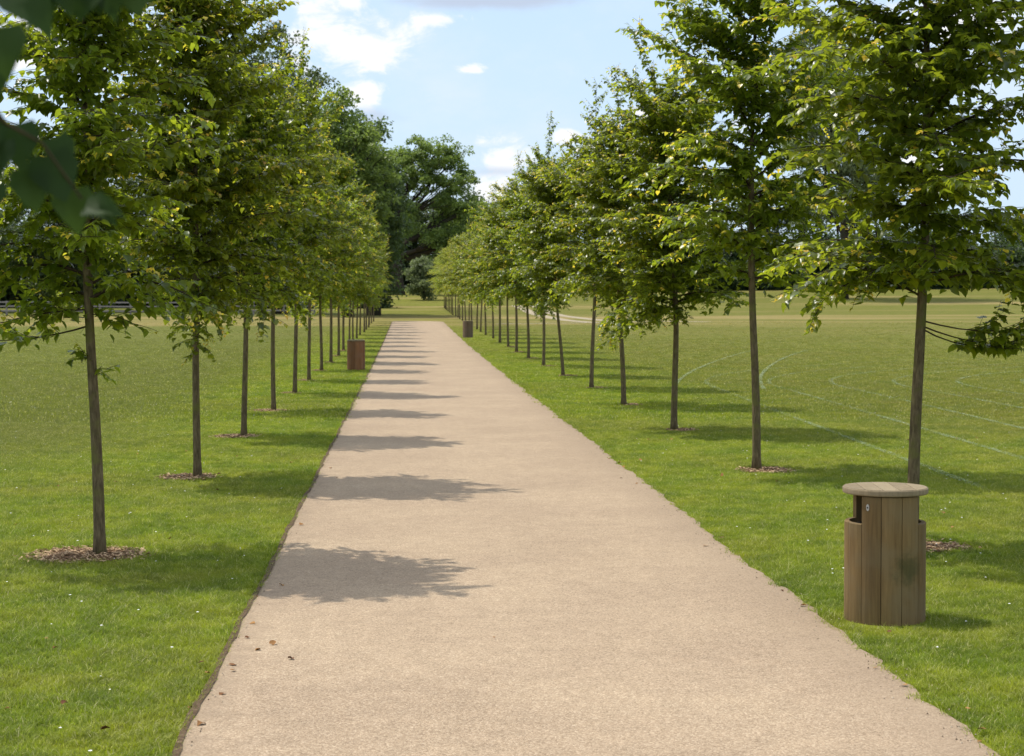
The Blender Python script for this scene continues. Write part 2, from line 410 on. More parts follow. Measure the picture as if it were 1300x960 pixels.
# ------------------------------------------------------------------ leaves
LEAF_V = np.array([(0, .06, 0), (-.36, -.02, -.02), (-.49, .36, .06), (-.29, .74, .03), (0, 1.08, -.16), (.29, .74, .03), (.49, .36, .06), (.36, -.02, -.02), (0, .38, -.05), (0, .74, -.08)], float)
LEAF_F = [(0, 8, 2, 1), (8, 9, 3, 2), (9, 4, 3), (0, 7, 6, 8), (8, 6, 5, 9), (9, 5, 4)]
QUAD_V = np.array([(0, 0, 0), (-.42, .5, .10), (0, 1.0, -.10), (.42, .5, .10)], float)
QUAD_F = [(0, 3, 2), (0, 2, 1)]
def leaves_mesh(name, P, D, U, S, T, mat, quad=False, wid=1.0):
    """P base points, D direction, U approximate normal, S size, T tint -> mesh"""
    P = np.asarray(P, float); D = np.asarray(D, float); U = np.asarray(U, float); S = np.asarray(S, float); T = np.asarray(T, float)
    D = D / (np.linalg.norm(D, axis=1, keepdims=True) + 1e-9)
    W = np.cross(D, U); W /= (np.linalg.norm(W, axis=1, keepdims=True) + 1e-9)
    Nn = np.cross(W, D)
    tv = QUAD_V if quad else LEAF_V; tf = QUAD_F if quad else LEAF_F
    CU = np.random.default_rng(len(P)).uniform(-.6, 3.0, len(P)); WW = wid * np.random.default_rng(len(P) + 1).uniform(.78, 1.08, len(P))
    V = P[:, None, :] + S[:, None, None] * (tv[None, :, 0:1] * WW[:, None, None] * W[:, None, :] + tv[None, :, 1:2] * D[:, None, :] + tv[None, :, 2:3] * CU[:, None, None] * Nn[:, None, :])
    nv = len(tv); n = len(P)
    flat = np.array([i for f in tf for i in f]); tot = np.array([len(f) for f in tf])
    FF = (np.arange(n)[:, None] * nv + flat[None, :]).ravel()
    return make_mesh(name, V.reshape(-1, 3), FF, np.tile(tot, n), mat, True, np.repeat(T, nv))

def crown_radius(z, zb, H, rmax):
    t = (z - zb) / (H - zb)
    return rmax * float(np.interp(t, [0, .10, .3, .5, .68, .85, 1.0], [.80, .95, 1.0, .94, .82, .62, .22]))

def spray(rn, start, az, el0, length, r0, limbs, LP, droop=1.0, dens=1.0, lsize=.080, goldprob=.10, first=.12):
    """one branch with alternate twigs and hanging leaves"""
    n = max(5, int(length / .12)); step = length / n
    p = Vector(start); pts = [p.copy()]; a = az; el = el0; rad = [r0]; dirs = []
    for i in range(n):
        t = (i + 1) / n
        el -= droop * (rn.uniform(.6, 1.4)) * (R(58) / n) * (.5 + t)
        a += rn.uniform(-.16, .16)
        d = Vector((math.cos(a) * math.cos(el), math.sin(a) * math.cos(el), math.sin(el)))
        p = p + d * step; pts.append(p.copy()); dirs.append(d); rad.append(max(.0022, r0 * (1 - .86 * t)))
    limbs.tube(pts, rad, 5, False)
    if first < .2 and length > .4:        # small leaves on spurs near the stem
        for _ in range(int(26 * dens)):
            q = pts[0].lerp(pts[min(n, 3)], rn.uniform(.1, 1)) + Vector((rn.gauss(0, .08), rn.gauss(0, .08), rn.gauss(0, .09)))
            hd = rn.uniform(0, 6.28)
            LP.append((q, Vector((math.cos(hd), math.sin(hd), rn.uniform(-1.4, -.1))), Vector((rn.uniform(-.5, .5), rn.uniform(-.5, .5), 1)), lsize * rn.uniform(.6, 1.1), rn.betavariate(2, 2.6) * .8))
    side = 1
    s = first * length
    while s < length:
        i = min(n - 1, int(s / step)); fr = s / step - i
        q = pts[i].lerp(pts[i + 1], fr); d = dirs[i]; t = s / length
        tl = (.12 + .42 * length / 1.2 * math.sin(math.pi * min(1, .15 + .8 * (1 - t)) * .62)) * rn.uniform(.55, 1.15)
        tl = min(tl, .5)
        h = math.atan2(d.y, d.x) + side * R(rn.uniform(35, 70)); te = math.asin(max(-1, min(1, d.z))) * .6 + R(rn.uniform(-20, 42))
        m = max(3, int(tl / .06)); tp = q.copy(); tpts = [tp.copy()]
        for j in range(m):
            te -= R(rn.uniform(2, 11)) * droop; h += rn.uniform(-.12, .12)
            td = Vector((math.cos(h) * math.cos(te), math.sin(h) * math.cos(te), math.sin(te)))
            tp = tp + td * (tl / m); tpts.append(tp.copy())
        limbs.tube(tpts, np.linspace(.0032, .0014, len(tpts)), 3, False)
        k = .0; ls = rn.choice((-1, 1)); gtw = rn.random() < goldprob * 4.2 * (t + .1)
        while k < tl:
            jj = min(m - 1, int(k / (tl / m))); lq = tpts[jj].lerp(tpts[jj + 1], k / (tl / m) - jj)
            hd = h + ls * R(rn.uniform(25, 85))
            zc = rn.uniform(-1.25, -.05) if rn.random() < .82 else rn.uniform(-.2, .35)
            ld = Vector((math.cos(hd), math.sin(hd), zc))
            un = Vector((math.cos(hd) * .5 + rn.uniform(-.45, .45), math.sin(hd) * .5 + rn.uniform(-.45, .45), 1))
            tip = max(t, .2) * (k / tl)
            tv = rn.betavariate(2, 2.4) * .86
            gs = 1.0
            if gtw and k / tl > .55: tv = rn.uniform(.90, 1); gs = rn.uniform(.4, .7)
            LP.append((lq + Vector((0, 0, -.012)), ld, un, lsize * gs * rn.uniform(.55, 1.25) * (1 - .25 * tip), tv))
            ls = -ls; k += .026 / dens * rn.uniform(.7, 1.3)
        side = -side; s += .047 / dens * rn.uniform(.7, 1.35)

def young_tree_meshes(seed, H=5.7, zb=1.75, rmax=1.22, trunk_r=.048, whips=1, dens=1.0, mat=None, extra=None, gold=.10, nb=56, skip=.08):
    rn = random.Random(seed); limbs = MB(); trunk = MB(); LP = []
    ph = rn.uniform(0, 6); pts = []; rad = []
    nseg = 22
    def tp(z): return Vector((.035 * math.sin(z * .9 + ph) * min(1, z / 1.5), .03 * math.cos(z * 1.1 + ph * 2) * min(1, z / 1.5), z))
    zt = H * .93
    for i in range(nseg + 1):
        z = -.06 + (zt + .06) * i / nseg
        r = trunk_r * (1 - .28 * min(1, z / zb)) if z < zb else trunk_r * .72 * max(0.0, 1 - (z - zb) / (zt - zb)) ** .8 + .004
        if z < .12: r *= 1.22 - z
        pts.append(tp(z)); rad.append(r)
    trunk.tube(pts, rad, 12)
    a = rn.uniform(0, 6.28)
    for i in range(nb):
        f = (i + rn.uniform(-.3, .3)) / nb; z = zb + (zt - zb) * max(0, f) ** 1.05
        a += R(137.5) + rn.uniform(-.45, .45)
        cr = crown_radius(z + .15, zb, H, rmax) * rn.choice((.45, .7, .85, 1.0, 1.0, 1.1, 1.2)) * rn.uniform(.92, 1.08)
        L = cr * (1.04 + .22 * f)
        if rn.random() < skip: continue
        el0 = R(np.interp(f, [0, .15, .5, 1], [20, 32, 50, 66])) + rn.uniform(-.2, .2)
        spray(rn, tp(z), a, el0, L, .0065 + .010 * (1 - f), limbs, LP, droop=float(np.interp(f, [0, .3, .6, 1], [1.0, .95, .6, .35])) * rn.uniform(.7, 1.3), dens=dens, goldprob=gold)
    for w in range(whips):      # leading shoots standing above the crown
        z0 = H * .86; L = H * .17 + (rn.uniform(.55, .95) if w == 0 and whips > 1 else rn.uniform(.05, .3))
        az = rn.uniform(0, 6.28)
        spray(rn, tp(z0), az, R(rn.uniform(76, 88)), L, .007, limbs, LP, droop=.12, dens=dens * .55, lsize=.085, goldprob=gold, first=.05)
    if extra: extra(rn, tp, limbs, LP)
    P, D, U, S, T = zip(*LP)
    return (trunk.mesh('trunk', M_BARK), limbs.mesh('limbs', M_TWIG), leaves_mesh('crown', [tuple(p) for p in P], [tuple(p) for p in D], [tuple(p) for p in U], S, T, mat or M_LIME))

def ex_left(rn, tp, limbs, LP):
    spray(rn, tp(1.72), R(178), R(-16), .95, .008, limbs, LP, droop=-.35, dens=.75, first=.25)
    spray(rn, tp(1.84), R(205), R(0), .8, .007, limbs, LP, droop=.3, dens=.7)
    spray(rn, tp(1.80), R(-20), R(5), .42, .005, limbs, LP, droop=.5, dens=.6)
    spray(rn, tp(1.48), R(190), R(40), .10, .003, limbs, LP, dens=1.2, lsize=.06)
    spray(rn, tp(1.38), R(-10), R(30), .14, .003, limbs, LP, dens=1.1, lsize=.065)
def ex_right(rn, tp, limbs, LP):
    for dz, aa, el, L in ((1.70, -6, -26, .85), (1.68, 4, -30, .8), (1.74, -14, -18, .95)):
        spray(rn, tp(dz), R(aa), R(el), L, .007, limbs, LP, droop=-.75, dens=.8, first=.34)
    spray(rn, tp(1.92), R(185), R(38), .95, .010, limbs, LP, droop=1.5, dens=.9, first=.25)
    spray(rn, tp(1.96), R(165), R(44), 1.1, .010, limbs, LP, droop=1.4, dens=.9, first=.25)
    spray(rn, tp(1.98), R(200), R(30), 1.1, .010, limbs, LP, droop=1.1, dens=.9, first=.25)
    spray(rn, tp(2.0), R(-15), R(25), 1.15, .010, limbs, LP, droop=1.1, dens=.9, first=.25)
def ex_mid(rn, tp, limbs, LP):
    spray(rn, tp(1.86), R(190), R(12), .6, .006, limbs, LP, droop=1.0, dens=.7)

variants = [
    young_tree_meshes(11, 5.5, 1.90, 1.08, .045, 1, .96, extra=ex_left, nb=56, skip=.14),
    young_tree_meshes(22, 6.0, 2.04, 1.20, .047, 1, 1.05, extra=ex_right, nb=60),
    young_tree_meshes(33, 5.2, 1.88, 1.14, .044, 2, 1.0, extra=ex_mid, skip=.12),
    young_tree_meshes(44, 5.1, 1.94, 1.10, .043, 2, .98, nb=50),
    young_tree_meshes(55, 5.3, 1.84, 1.20, .046, 2, 1.03, extra=ex_mid),
    young_tree_meshes(66, 5.35, 1.98, 1.10, .044, 2, .95, skip=.18),
    young_tree_meshes(77, 5.3, 1.92, 1.30, .044, 1, .85, mat=M_LIMEY, gold=.15),
    young_tree_meshes(88, 5.6, 1.98, 1.18, .045, 2, .96, nb=54, gold=.16, skip=.06),
    young_tree_meshes(99, 5.15, 1.82, 1.16, .042, 1, 1.02, gold=.06, nb=54),
]
def place_tree(v, loc, rot, scale, label, group, name='lime_tree'):
    r = empty(name, loc, rot, scale); tag(r, label, 'tree', group)
    tm, lm, cm = variants[v]
    obj('trunk', tm, r); obj('limbs', lm, r); obj('crown', cm, r)
    return r

def mulch_mesh(seed, rx, ry, n):
    rn = random.Random(seed); mb = MB()
    vs = [(0, 0, .022)]; k = 28          # low heap under the chips
    for ring, (f, z) in enumerate(((.5, .014), (.95, .001))):
        for j in range(k):
            a = 2 * math.pi * j / k; w = 1 + .12 * math.sin(3 * a + seed) + .08 * math.sin(7 * a + seed * 2)
            vs.append((rx * f * w * math.cos(a), ry * f * w * math.sin(a), z))
    fs = [(0, 1 + j, 1 + (j + 1) % k) for j in range(k)] + [(1 + j, 1 + k + j, 1 + k + (j + 1) % k, 1 + (j + 1) % k) for j in range(k)]
    mb.add(vs, fs, .05)
    for _ in range(n):
        a = rn.uniform(0, 6.28); q = rn.random() ** .6 * (1.25 if rn.random() < .12 else 1.02)
        x, y = rx * q * math.cos(a), ry * q * math.sin(a)
        z = max(.006, .024 * (1 - q)) + rn.uniform(0, .012)
        L, W = rn.uniform(.018, .05), rn.uniform(.008, .02)
        M = Matrix.Translation((x, y, z)) @ Euler((rn.uniform(-.6, .6), rn.uniform(-.5, .5), rn.uniform(0, 6.28))).to_matrix().to_4x4()
        pts = [M @ Vector(p) for p in ((-L/2, -W/2, 0), (L/2, -W/2*.6, 0), (L/2*.9, W/2, 0), (-L/2, W/2*.8, 0), (0, 0, .006))]
        mb.add(pts, [(0, 1, 4), (1, 2, 4), (2, 3, 4), (3, 0, 4)], rn.random())
    return mb.mesh('mulch', M_CHIP, False, True)
MULCH = [mulch_mesh(1, .43, .40, 800), mulch_mesh(2, .32, .30, 420), mulch_mesh(3, .24, .22, 160)]
ORD = ['nearest', 'second', 'third', 'fourth', 'fifth', 'sixth', 'seventh', 'eighth', 'ninth', 'tenth', 'eleventh', 'twelfth', 'thirteenth', 'fourteenth', 'fifteenth', 'sixteenth', 'seventeenth', 'eighteenth', 'nineteenth', 'twentieth', 'twenty-first', 'twenty-second', 'twenty-third', 'twenty-fourth', 'twenty-fifth', 'twenty-sixth', 'twenty-seventh', 'twenty-eighth', 'twenty-ninth']
rn = random.Random(4)
left_v = [0, 4, 8, 2, 7, 3, 5, 4]; right_v = [1, 7, 4, 2, 5, 8, 3, 2]
left_px = [125, 250, 309, 347, 374, 392, 408, 420]; right_px = [1160, 961, 856, 792, 751, 715, 690, 671]
SPECIAL_L = {0: 'nearest young lime tree left of the path, low bough drooping towards the frame edge',
             1: 'second young lime tree left of the path, standing in a brown ring of wood chips',
             2: 'third young lime tree left of the path, with straight grey brown stem'}
SPECIAL_R = {0: 'young lime tree behind the weathered litter bin, tallest in the right row',
             1: 'second young lime tree right of the path, its stem standing clear beyond the weathered bin',
             5: 'sixth young lime tree right of the path, its thin stem leaning left'}
mulch_trees = []
for k in range(20):
    d = 13.1 + 5.5 * k - (.14 if k == 0 else 0); X = px2X(left_px[k], d) if k < 8 else -2.23 + rn.uniform(-.05, .05)
    v = left_v[k] if k < 8 else rn.choice([2, 3, 4, 5, 7, 8])
    rz = 0 if k == 0 else rn.uniform(0, 6.28)
    s = rn.uniform(.95, 1.04) if k else 1.0
    lab = SPECIAL_L.get(k, f'young lime tree, {ORD[k]} from the camera in the row left of the path')
    place_tree(v, (X, d, g1(X, d)), (rn.uniform(-.012, .012), rn.uniform(-.012, .012) if k else -.022, rz), (s, s, s * rn.uniform(.98, 1.10)), lab, 'young lime trees along the path')
    mulch_trees.append((X, d, k, 'left'))
for k in range(29):
    d = 13.0 + 5.95 * k; X = px2X(right_px[k], d) if k < 8 else 3.88 + rn.uniform(-.05, .05)
    v = right_v[k] if k < 8 else rn.choice([2, 3, 4, 5, 7, 8])
    if k >= 18: v = 6
    rz = 0 if k == 0 else rn.uniform(0, 6.28)
    s = rn.uniform(1.03, 1.16) if k else 1.06
    if k >= 27: s *= 1.12
    lab = SPECIAL_R.get(k, f'young lime tree, {ORD[k]} from the camera in the row right of the path')
    ry = {0: .018, 2: -.012, 4: .02, 5: -.065}.get(k, rn.uniform(-.02, .02))
    r = place_tree(v, (X, d, g1(X, d)), (0, 0, 0), (s, s, {0: 1.0, 1: 1.05, 2: .95, 3: .99, 4: 1.04, 6: 1.14}.get(k, rn.uniform(.95, 1.08))), lab, 'young lime trees along the path')
    r.rotation_euler = (Matrix.Rotation(ry, 3, 'Y') @ Matrix.Rotation(rz, 3, 'Z')).to_euler()
    mulch_trees.append((X, d, k, 'right'))
for X, d, k, side in mulch_trees:
    if k > 9: continue
    me = MULCH[0] if (k == 0 and side == 'left') else MULCH[1] if (side == 'left' and k < 4) or (side == 'right' and k < 2) else MULCH[2]
    ox = -.10 if side == 'left' else .12
    o = obj('mulch_ring', me); o.location = (X + ox, d, g1(X + ox, d) + .004); o.rotation_euler.z = 0 if k == 0 else k * 1.3
    tag(o, f'brown wood chip mulch at the foot of the {ORD[k]} lime tree {side} of the path', 'mulch', 'wood chip rings under the young trees')

# ------------------------------------------------------------------ big old trees
def wiggle(rn, a, b, n, amp):
    a = Vector(a); b = Vector(b); pts = []
    off = Vector((rn.uniform(-1, 1), rn.uniform(-1, 1), rn.uniform(-.5, .5))) * amp; off2 = Vector((rn.uniform(-1, 1), rn.uniform(-1, 1), rn.uniform(-.6, .6))) * amp * .6
    for i in range(n + 1):
        t = i / n; pts.append(a.lerp(b, t) + off * math.sin(math.pi * t) + off2 * math.sin(2 * math.pi * t))
    return pts
def big_tree_meshes(seed, trunk_pts, trunk_rad, lobes, limb_from, nleaf, lsize, mat, bark=M_OLDBARK, clump=.75, flat=.65, shell=.6):
    """lobes: (centre, radii); limb_from: index of trunk point each lobe's limb leaves from"""
    rn = random.Random(seed); r_ = np.random.default_rng(seed)
    trunk = MB(); limbs = MB(); trunk.tube(trunk_pts, trunk_rad, 12)
    vol = np.array([l[1][0] * l[1][1] * l[1][2] for l in lobes]) ** .8; vol /= vol.sum()
    Pn = []; Dn = []; Un = []; Sn = []; Tn = []
    for (c, rr), fi, w in zip(lobes, limb_from, vol):
        c = np.array(c, float); rr = np.array(rr, float)
        base = Vector(trunk_pts[fi]); r0 = trunk_rad[fi] * .5
        main = wiggle(rn, base, Vector(c), 7, rr.mean() * .22)
        limbs.tube(main, np.linspace(r0, r0 * .3, len(main)), 7, False)
        ncl = max(12, int(nleaf * w / 75))
        u = r_.normal(size=(ncl, 3)); u /= np.linalg.norm(u, axis=1, keepdims=True)
        rad = (shell + (1 - shell) * r_.random(ncl)) * np.where(r_.random(ncl) < .25, r_.random(ncl), 1)
        cc = c + u * rr * rad[:, None] * (1 + .18 * np.sin(u[:, :1] * 5 + seed) * np.cos(u[:, 2:] * 6 + u[:, 1:2] * 4))
        for q in range(0, ncl, 3):
            m0 = main[rn.randint(2, 7)]
            sub = wiggle(rn, m0, Vector(cc[q]), 5, .35)
            limbs.tube(sub, np.linspace(r0 * .28, .02, len(sub)), 4, False)
        per = int(nleaf * w / ncl)
        for q in range(ncl):
            cr = clump * r_.uniform(.6, 1.35)
            g = r_.normal(size=(per, 3)); g /= (np.linalg.norm(g, axis=1, keepdims=True))
            g *= (r_.random((per, 1)) ** .45) * cr; g[:, 2] *= flat
            g[:, 2] -= .15 * (g[:, 0] ** 2 + g[:, 1] ** 2) / cr
            Pn.append(cc[q] + g)
            d = g / (np.linalg.norm(g, axis=1, keepdims=True) + 1e-6) + r_.normal(scale=.7, size=(per, 3)); d[:, 2] -= .35
            Dn.append(d); un = r_.normal(scale=.55, size=(per, 3)); un[:, 2] += 1; Un.append(un)
            Sn.append(lsize * r_.uniform(.55, 1.3, per)); Tn.append(np.clip(r_.beta(2, 2.4, per) * .86 + r_.normal(scale=.07), 0, .9))
    cm = leaves_mesh('crown', np.concatenate(Pn), np.concatenate(Dn), np.concatenate(Un), np.concatenate(Sn), np.concatenate(Tn), mat, quad=True)
    return trunk.mesh('trunk', bark), limbs.mesh('limbs', bark), cm
def plant_big(meshes, loc, label, cat='tree', rz=0, s=(1, 1, 1), name='old_tree', group=None):
    r = empty(name, loc, (0, 0, rz), s); tag(r, label, cat, group)
    for n, m in zip(('trunk', 'limbs', 'crown'), meshes): obj(n, m, r)
    return r

# the great oak closing the view, px-> metres at its own distance
DO = 226.0
def o3(px, py, dy=0.): return ((px - 504) / F * DO, dy, (370 - py) / F * DO)
oak = big_tree_meshes(101,
    [(0, 0, -.4), o3(504, 362), o3(503, 345), o3(503, 326), o3(500, 314, .2), o3(493, 297, .3), o3(490, 280, .2), o3(496, 258, 0), o3(499, 238, 0), o3(508, 222, 0)],
    [1.25, .95, .85, .8, .72, .6, .5, .42, .33, .2],
    [(o3(505, 208, 0), (2.6, 3., 2.6)), (o3(528, 190, .5), (2.9, 3.2, 2.2)), (o3(556, 188, -.5), (3.0, 3.2, 2.1)), (o3(580, 198, .5), (2.2, 2.6, 2.4)), (o3(588, 225, 0), (1.8, 2.6, 2.2)),
     (o3(548, 228, -1), (3.6, 3., 2.6)), (o3(519, 232, 1.), (2.2, 2.6, 2.0)), (o3(565, 262, .8), (3.2, 3., 2.4)), (o3(596, 262, 0), (1.6, 2.4, 1.6)), (o3(540, 285, 1.2), (2.6, 2.4, 1.6)), (o3(575, 292, 0), (2.8, 2.6, 1.5)),
     (o3(492, 225, .5), (1.3, 2., 2.0)), (o3(497, 192, 0), (1.1, 1.5, .7)), (o3(520, 265, -2.6), (1.8, 2., 1.6)), (o3(512, 292, -2.6), (1.5, 1.8, 1.3)), (o3(560, 300, -2.6), (3.2, 2.4, 1.6)), (o3(585, 310, -2.6), (2.6, 2.4, 1.5)), (o3(536, 208, -2.6), (3.2, 2.5, 2.4)), (o3(570, 240, -2.6), (3., 2.5, 2.4))],
    [8, 7, 7, 6, 6, 5, 6, 4, 4, 4, 3, 7, 8, 6, 4, 3, 3, 7, 6], 30000, .30, M_OAK, clump=.70, shell=.5)
plant_big(oak, (px2X(504, DO), DO, g1(px2X(504, DO), DO)), 'large old oak with twisting dark limbs standing alone beyond the end of the path', name='oak_tree')

def generic_big(seed, H, rad, mat, nleaf=24000, lsize=.26, trunk_r=.38, low=.22, nl=11, lean=0., clump=.8, top=.85):
    rn = random.Random(seed)
    tp = []; tr = []
    for i in range(9):
        t = i / 8; tp.append((lean * rad * t * t + .25 * math.sin(t * 5 + seed), .2 * math.cos(t * 4 + seed), -.3 + (H * .78 + .3) * t)); tr.append(trunk_r * (1.35 - t) if i else trunk_r * 1.6)
    lobes = []; lf = []
    for i in range(nl):
        f = low + (top - low) * i / (nl - 1); a = i * 2.4 + rn.uniform(-.4, .4)
        prof = math.sin(math.pi * min(1, (f - low * .6) / (1.06 - low * .6)) ** .8) ** .6
        rr = rad * prof * .62; q = rad * prof * .5
        lobes.append(((lean * rad * f * f + q * math.cos(a), q * math.sin(a), H * f), (rr * rn.uniform(.85, 1.15), rr * rn.uniform(.85, 1.15), H * .115 * rn.uniform(.8, 1.3))))
        lf.append(min(7, max(2, int(f * 8) - 1)))
    lobes.append(((lean * rad * .9, 0, H * .92), (rad * .35, rad * .35, H * .085))); lf.append(8)
    return big_tree_meshes(seed, tp, tr, lobes, lf, nleaf, lsize, mat, clump=clump)
def big_at(meshes, px, d, label, **kw):
    X = px2X(px, d); plant_big(meshes, (X, d, g1(X, d)), label, **kw)
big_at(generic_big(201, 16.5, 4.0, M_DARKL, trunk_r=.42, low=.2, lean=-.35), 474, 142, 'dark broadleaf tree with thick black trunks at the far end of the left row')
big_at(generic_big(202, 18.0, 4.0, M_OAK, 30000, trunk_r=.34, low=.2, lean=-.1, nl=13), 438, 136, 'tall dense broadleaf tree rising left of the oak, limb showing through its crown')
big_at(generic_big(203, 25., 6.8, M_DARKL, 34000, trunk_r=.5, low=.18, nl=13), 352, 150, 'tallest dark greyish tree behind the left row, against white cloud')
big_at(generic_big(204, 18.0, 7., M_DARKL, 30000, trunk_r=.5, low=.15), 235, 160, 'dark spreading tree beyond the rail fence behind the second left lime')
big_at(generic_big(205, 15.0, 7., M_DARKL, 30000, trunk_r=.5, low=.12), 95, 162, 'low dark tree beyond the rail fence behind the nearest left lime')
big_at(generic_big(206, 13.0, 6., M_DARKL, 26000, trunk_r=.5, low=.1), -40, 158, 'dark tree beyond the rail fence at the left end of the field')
big_at(generic_big(207, 34.0, 9.2, M_PALE, 44000, .34, trunk_r=.42, low=.34, lean=-.3, clump=1.15, nl=13), 1072, 200, 'tall pale grey green tree seen hazily above the near right limes', name='willow_tree')
big_at(generic_big(208, 5.0, 2.3, M_PALE, 9000, .22, trunk_r=.12, low=.15, nl=7, clump=.6), 536, 206, 'small pale rounded bush at the foot of the oak', name='bush')
big_at(generic_big(209, 1.9, 1.0, M_LIMEY, 2500, .16, trunk_r=.05, low=.2, nl=5, clump=.35), 86, 131, 'small bright green bush against the rail fence', name='bush')
big_at(generic_big(210, 12.5, 4.2, M_OAK, 20000, .3, trunk_r=.3, low=.15), 606, 246, 'mid green rounded tree right of the oak behind the right row')

# far woodland reads as one mass
def woodland(name, seed, spots, mat, lsize=.42, per=3800):
    r_ = np.random.default_rng(seed); Pn = []; Dn = []; Un = []; Sn = []; Tn = []
    mb = MB()
    for (X, d, H, rad) in spots:
        z0 = g1(X, d)
        mb.tube([(X, d, z0 - .3), (X + .3, d, z0 + H * .3), (X - .2, d, z0 + H * .75)], [.35, .28, .1], 6)
        for l in range(9):
            f = r_.uniform(.03, .9) if l > 3 else r_.uniform(.03, .25); a = r_.uniform(0, 6.28); q = rad * .6 * math.sin(math.pi * min(1, f + .15)) ** .5
            c = np.array([X + q * math.cos(a), d + q * math.sin(a), z0 + H * f]); rr = np.array([rad * .5, rad * .5, H * .14])
            for _ in range(14):
                u = r_.normal(size=3); u /= np.linalg.norm(u); cc = c + u * rr * r_.uniform(.5, 1); n = per // 126
                g = r_.normal(size=(n, 3)) * .55; g[:, 2] *= .7; Pn.append(cc + g)
                dd = g + r_.normal(scale=.6, size=(n, 3)); dd[:, 2] -= .3; Dn.append(dd)
                un = r_.normal(scale=.55, size=(n, 3)); un[:, 2] += 1; Un.append(un)
                Sn.append(lsize * r_.uniform(.6, 1.3, n)); Tn.append(np.clip(r_.beta(2, 2.4, n) * .86, 0, .9))
    cm = leaves_mesh(name, np.concatenate(Pn), np.concatenate(Dn), np.concatenate(Un), np.concatenate(Sn), np.concatenate(Tn), mat, quad=True)
    o = obj(name, cm); tag(o, kind='stuff')
    t = obj('trunks', mb.mesh('trunks', M_OLDBARK), o)
    return o
rw = random.Random(8); sp = []
for px in range(560, 1440, 24):
    d = rw.uniform(238, 262); sp.append((px2X(px + rw.uniform(-8, 8), d), d, (rw.uniform(13, 17) if px < 1130 else rw.uniform(9, 12)), rw.uniform(4, 6)))
for px in range(640, 1440, 13): sp.append((px2X(px, 234), 234 + rw.uniform(-2, 2), rw.uniform(5.5, 7), 2.6))
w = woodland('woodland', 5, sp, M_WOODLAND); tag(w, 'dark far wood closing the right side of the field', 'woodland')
sp = []
for px in range(-160, 560, 30):
    d = rw.uniform(244, 268) if px > 420 else rw.uniform(185, 210); sp.append((px2X(px + rw.uniform(-8, 8), d), d, rw.uniform(8, 12) if px < 420 else rw.uniform(12, 14), rw.uniform(4, 6)))
for px in range(470, 650, 14):
    d = rw.uniform(250, 262); sp.append((px2X(px, d), d, rw.uniform(12.5, 14.5), rw.uniform(3.5, 5)))
for px in range(-160, 470, 16): sp.append((px2X(px, 180), 180 + rw.uniform(-2, 2), rw.uniform(4.5, 6), 2.4))
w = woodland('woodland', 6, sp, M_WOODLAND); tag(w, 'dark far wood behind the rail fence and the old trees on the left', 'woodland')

# rail fence at the far left end of the field
DF = 138.0
M_FENCE = flat_mat('fence_timber', (.16, .15, .14), (.30, .28, .27), 8)
fr = empty('rail_fence', (px2X(20, DF), DF, g1(px2X(20, DF), DF)))
tag(fr, 'low grey timber rail fence across the far left edge of the field', 'fence')
ox = fr.location.x; oz = fr.location.z
fx = [px2X(-190, DF) + 2.4 * i for i in range(16)]
for x in fx:
    mb = MB(); z = g1(x, DF) - oz; mb.box((x - ox, 0, z + .55), (.13, .11, 1.3)); obj('post', mb.mesh('post', M_FENCE, False), fr)
for hh in (.42, .78, 1.1):
    mb = MB()
    for a, b in zip(fx[:-1], fx[1:]):
        za, zb_ = g1(a, DF) - oz + hh, g1(b, DF) - oz + hh
        mb.add([(a - ox, -.06, za - .06), (a - ox, -.10, za - .06), (a - ox, -.10, za + .06), (a - ox, -.06, za + .06), (b - ox, -.06, zb_ - .06), (b - ox, -.10, zb_ - .06), (b - ox, -.10, zb_ + .06), (b - ox, -.06, zb_ + .06)],
               [(0, 1, 2, 3), (7, 6, 5, 4), (0, 4, 5, 1), (1, 5, 6, 2), (2, 6, 7, 3), (3, 7, 4, 0)])
    obj('rail', mb.mesh('rail', M_FENCE, False), fr)

# ------------------------------------------------------------------ litter bins
def stave(mb, a0, a1, z0, z1, r, th, rn, gap=.004):
    g = gap / r; k = 5; a0 += g / 2; a1 -= g / 2
    am = (a0 + a1) / 2; half = (a1 - a0) / 2; vs = []
    for z, ins in ((z0, .0), (z1 - .004, 0.), (z1, .004)):
        for j in range(k):
            t = -1 + 2 * j / (k - 1); a = am + half * t
            ro = r - ins - (.0045 if abs(t) > .99 else 0)
            vs.append((math.sin(a) * ro, -math.cos(a) * ro, z))
        for j in reversed(range(k)):
            t = -1 + 2 * j / (k - 1); a = am + half * t
            vs.append((math.sin(a) * (r - th), -math.cos(a) * (r - th), z))
    n = 2 * k; fs = [tuple(reversed(range(n))), tuple(2 * n + i for i in range(n))]
    for L in (0, 1):
        for i in range(n):
            fs.append((L * n + i, L * n + (i + 1) % n, (L + 1) * n + (i + 1) % n, (L + 1) * n + i))
    mb.add(vs, fs, rn.random())
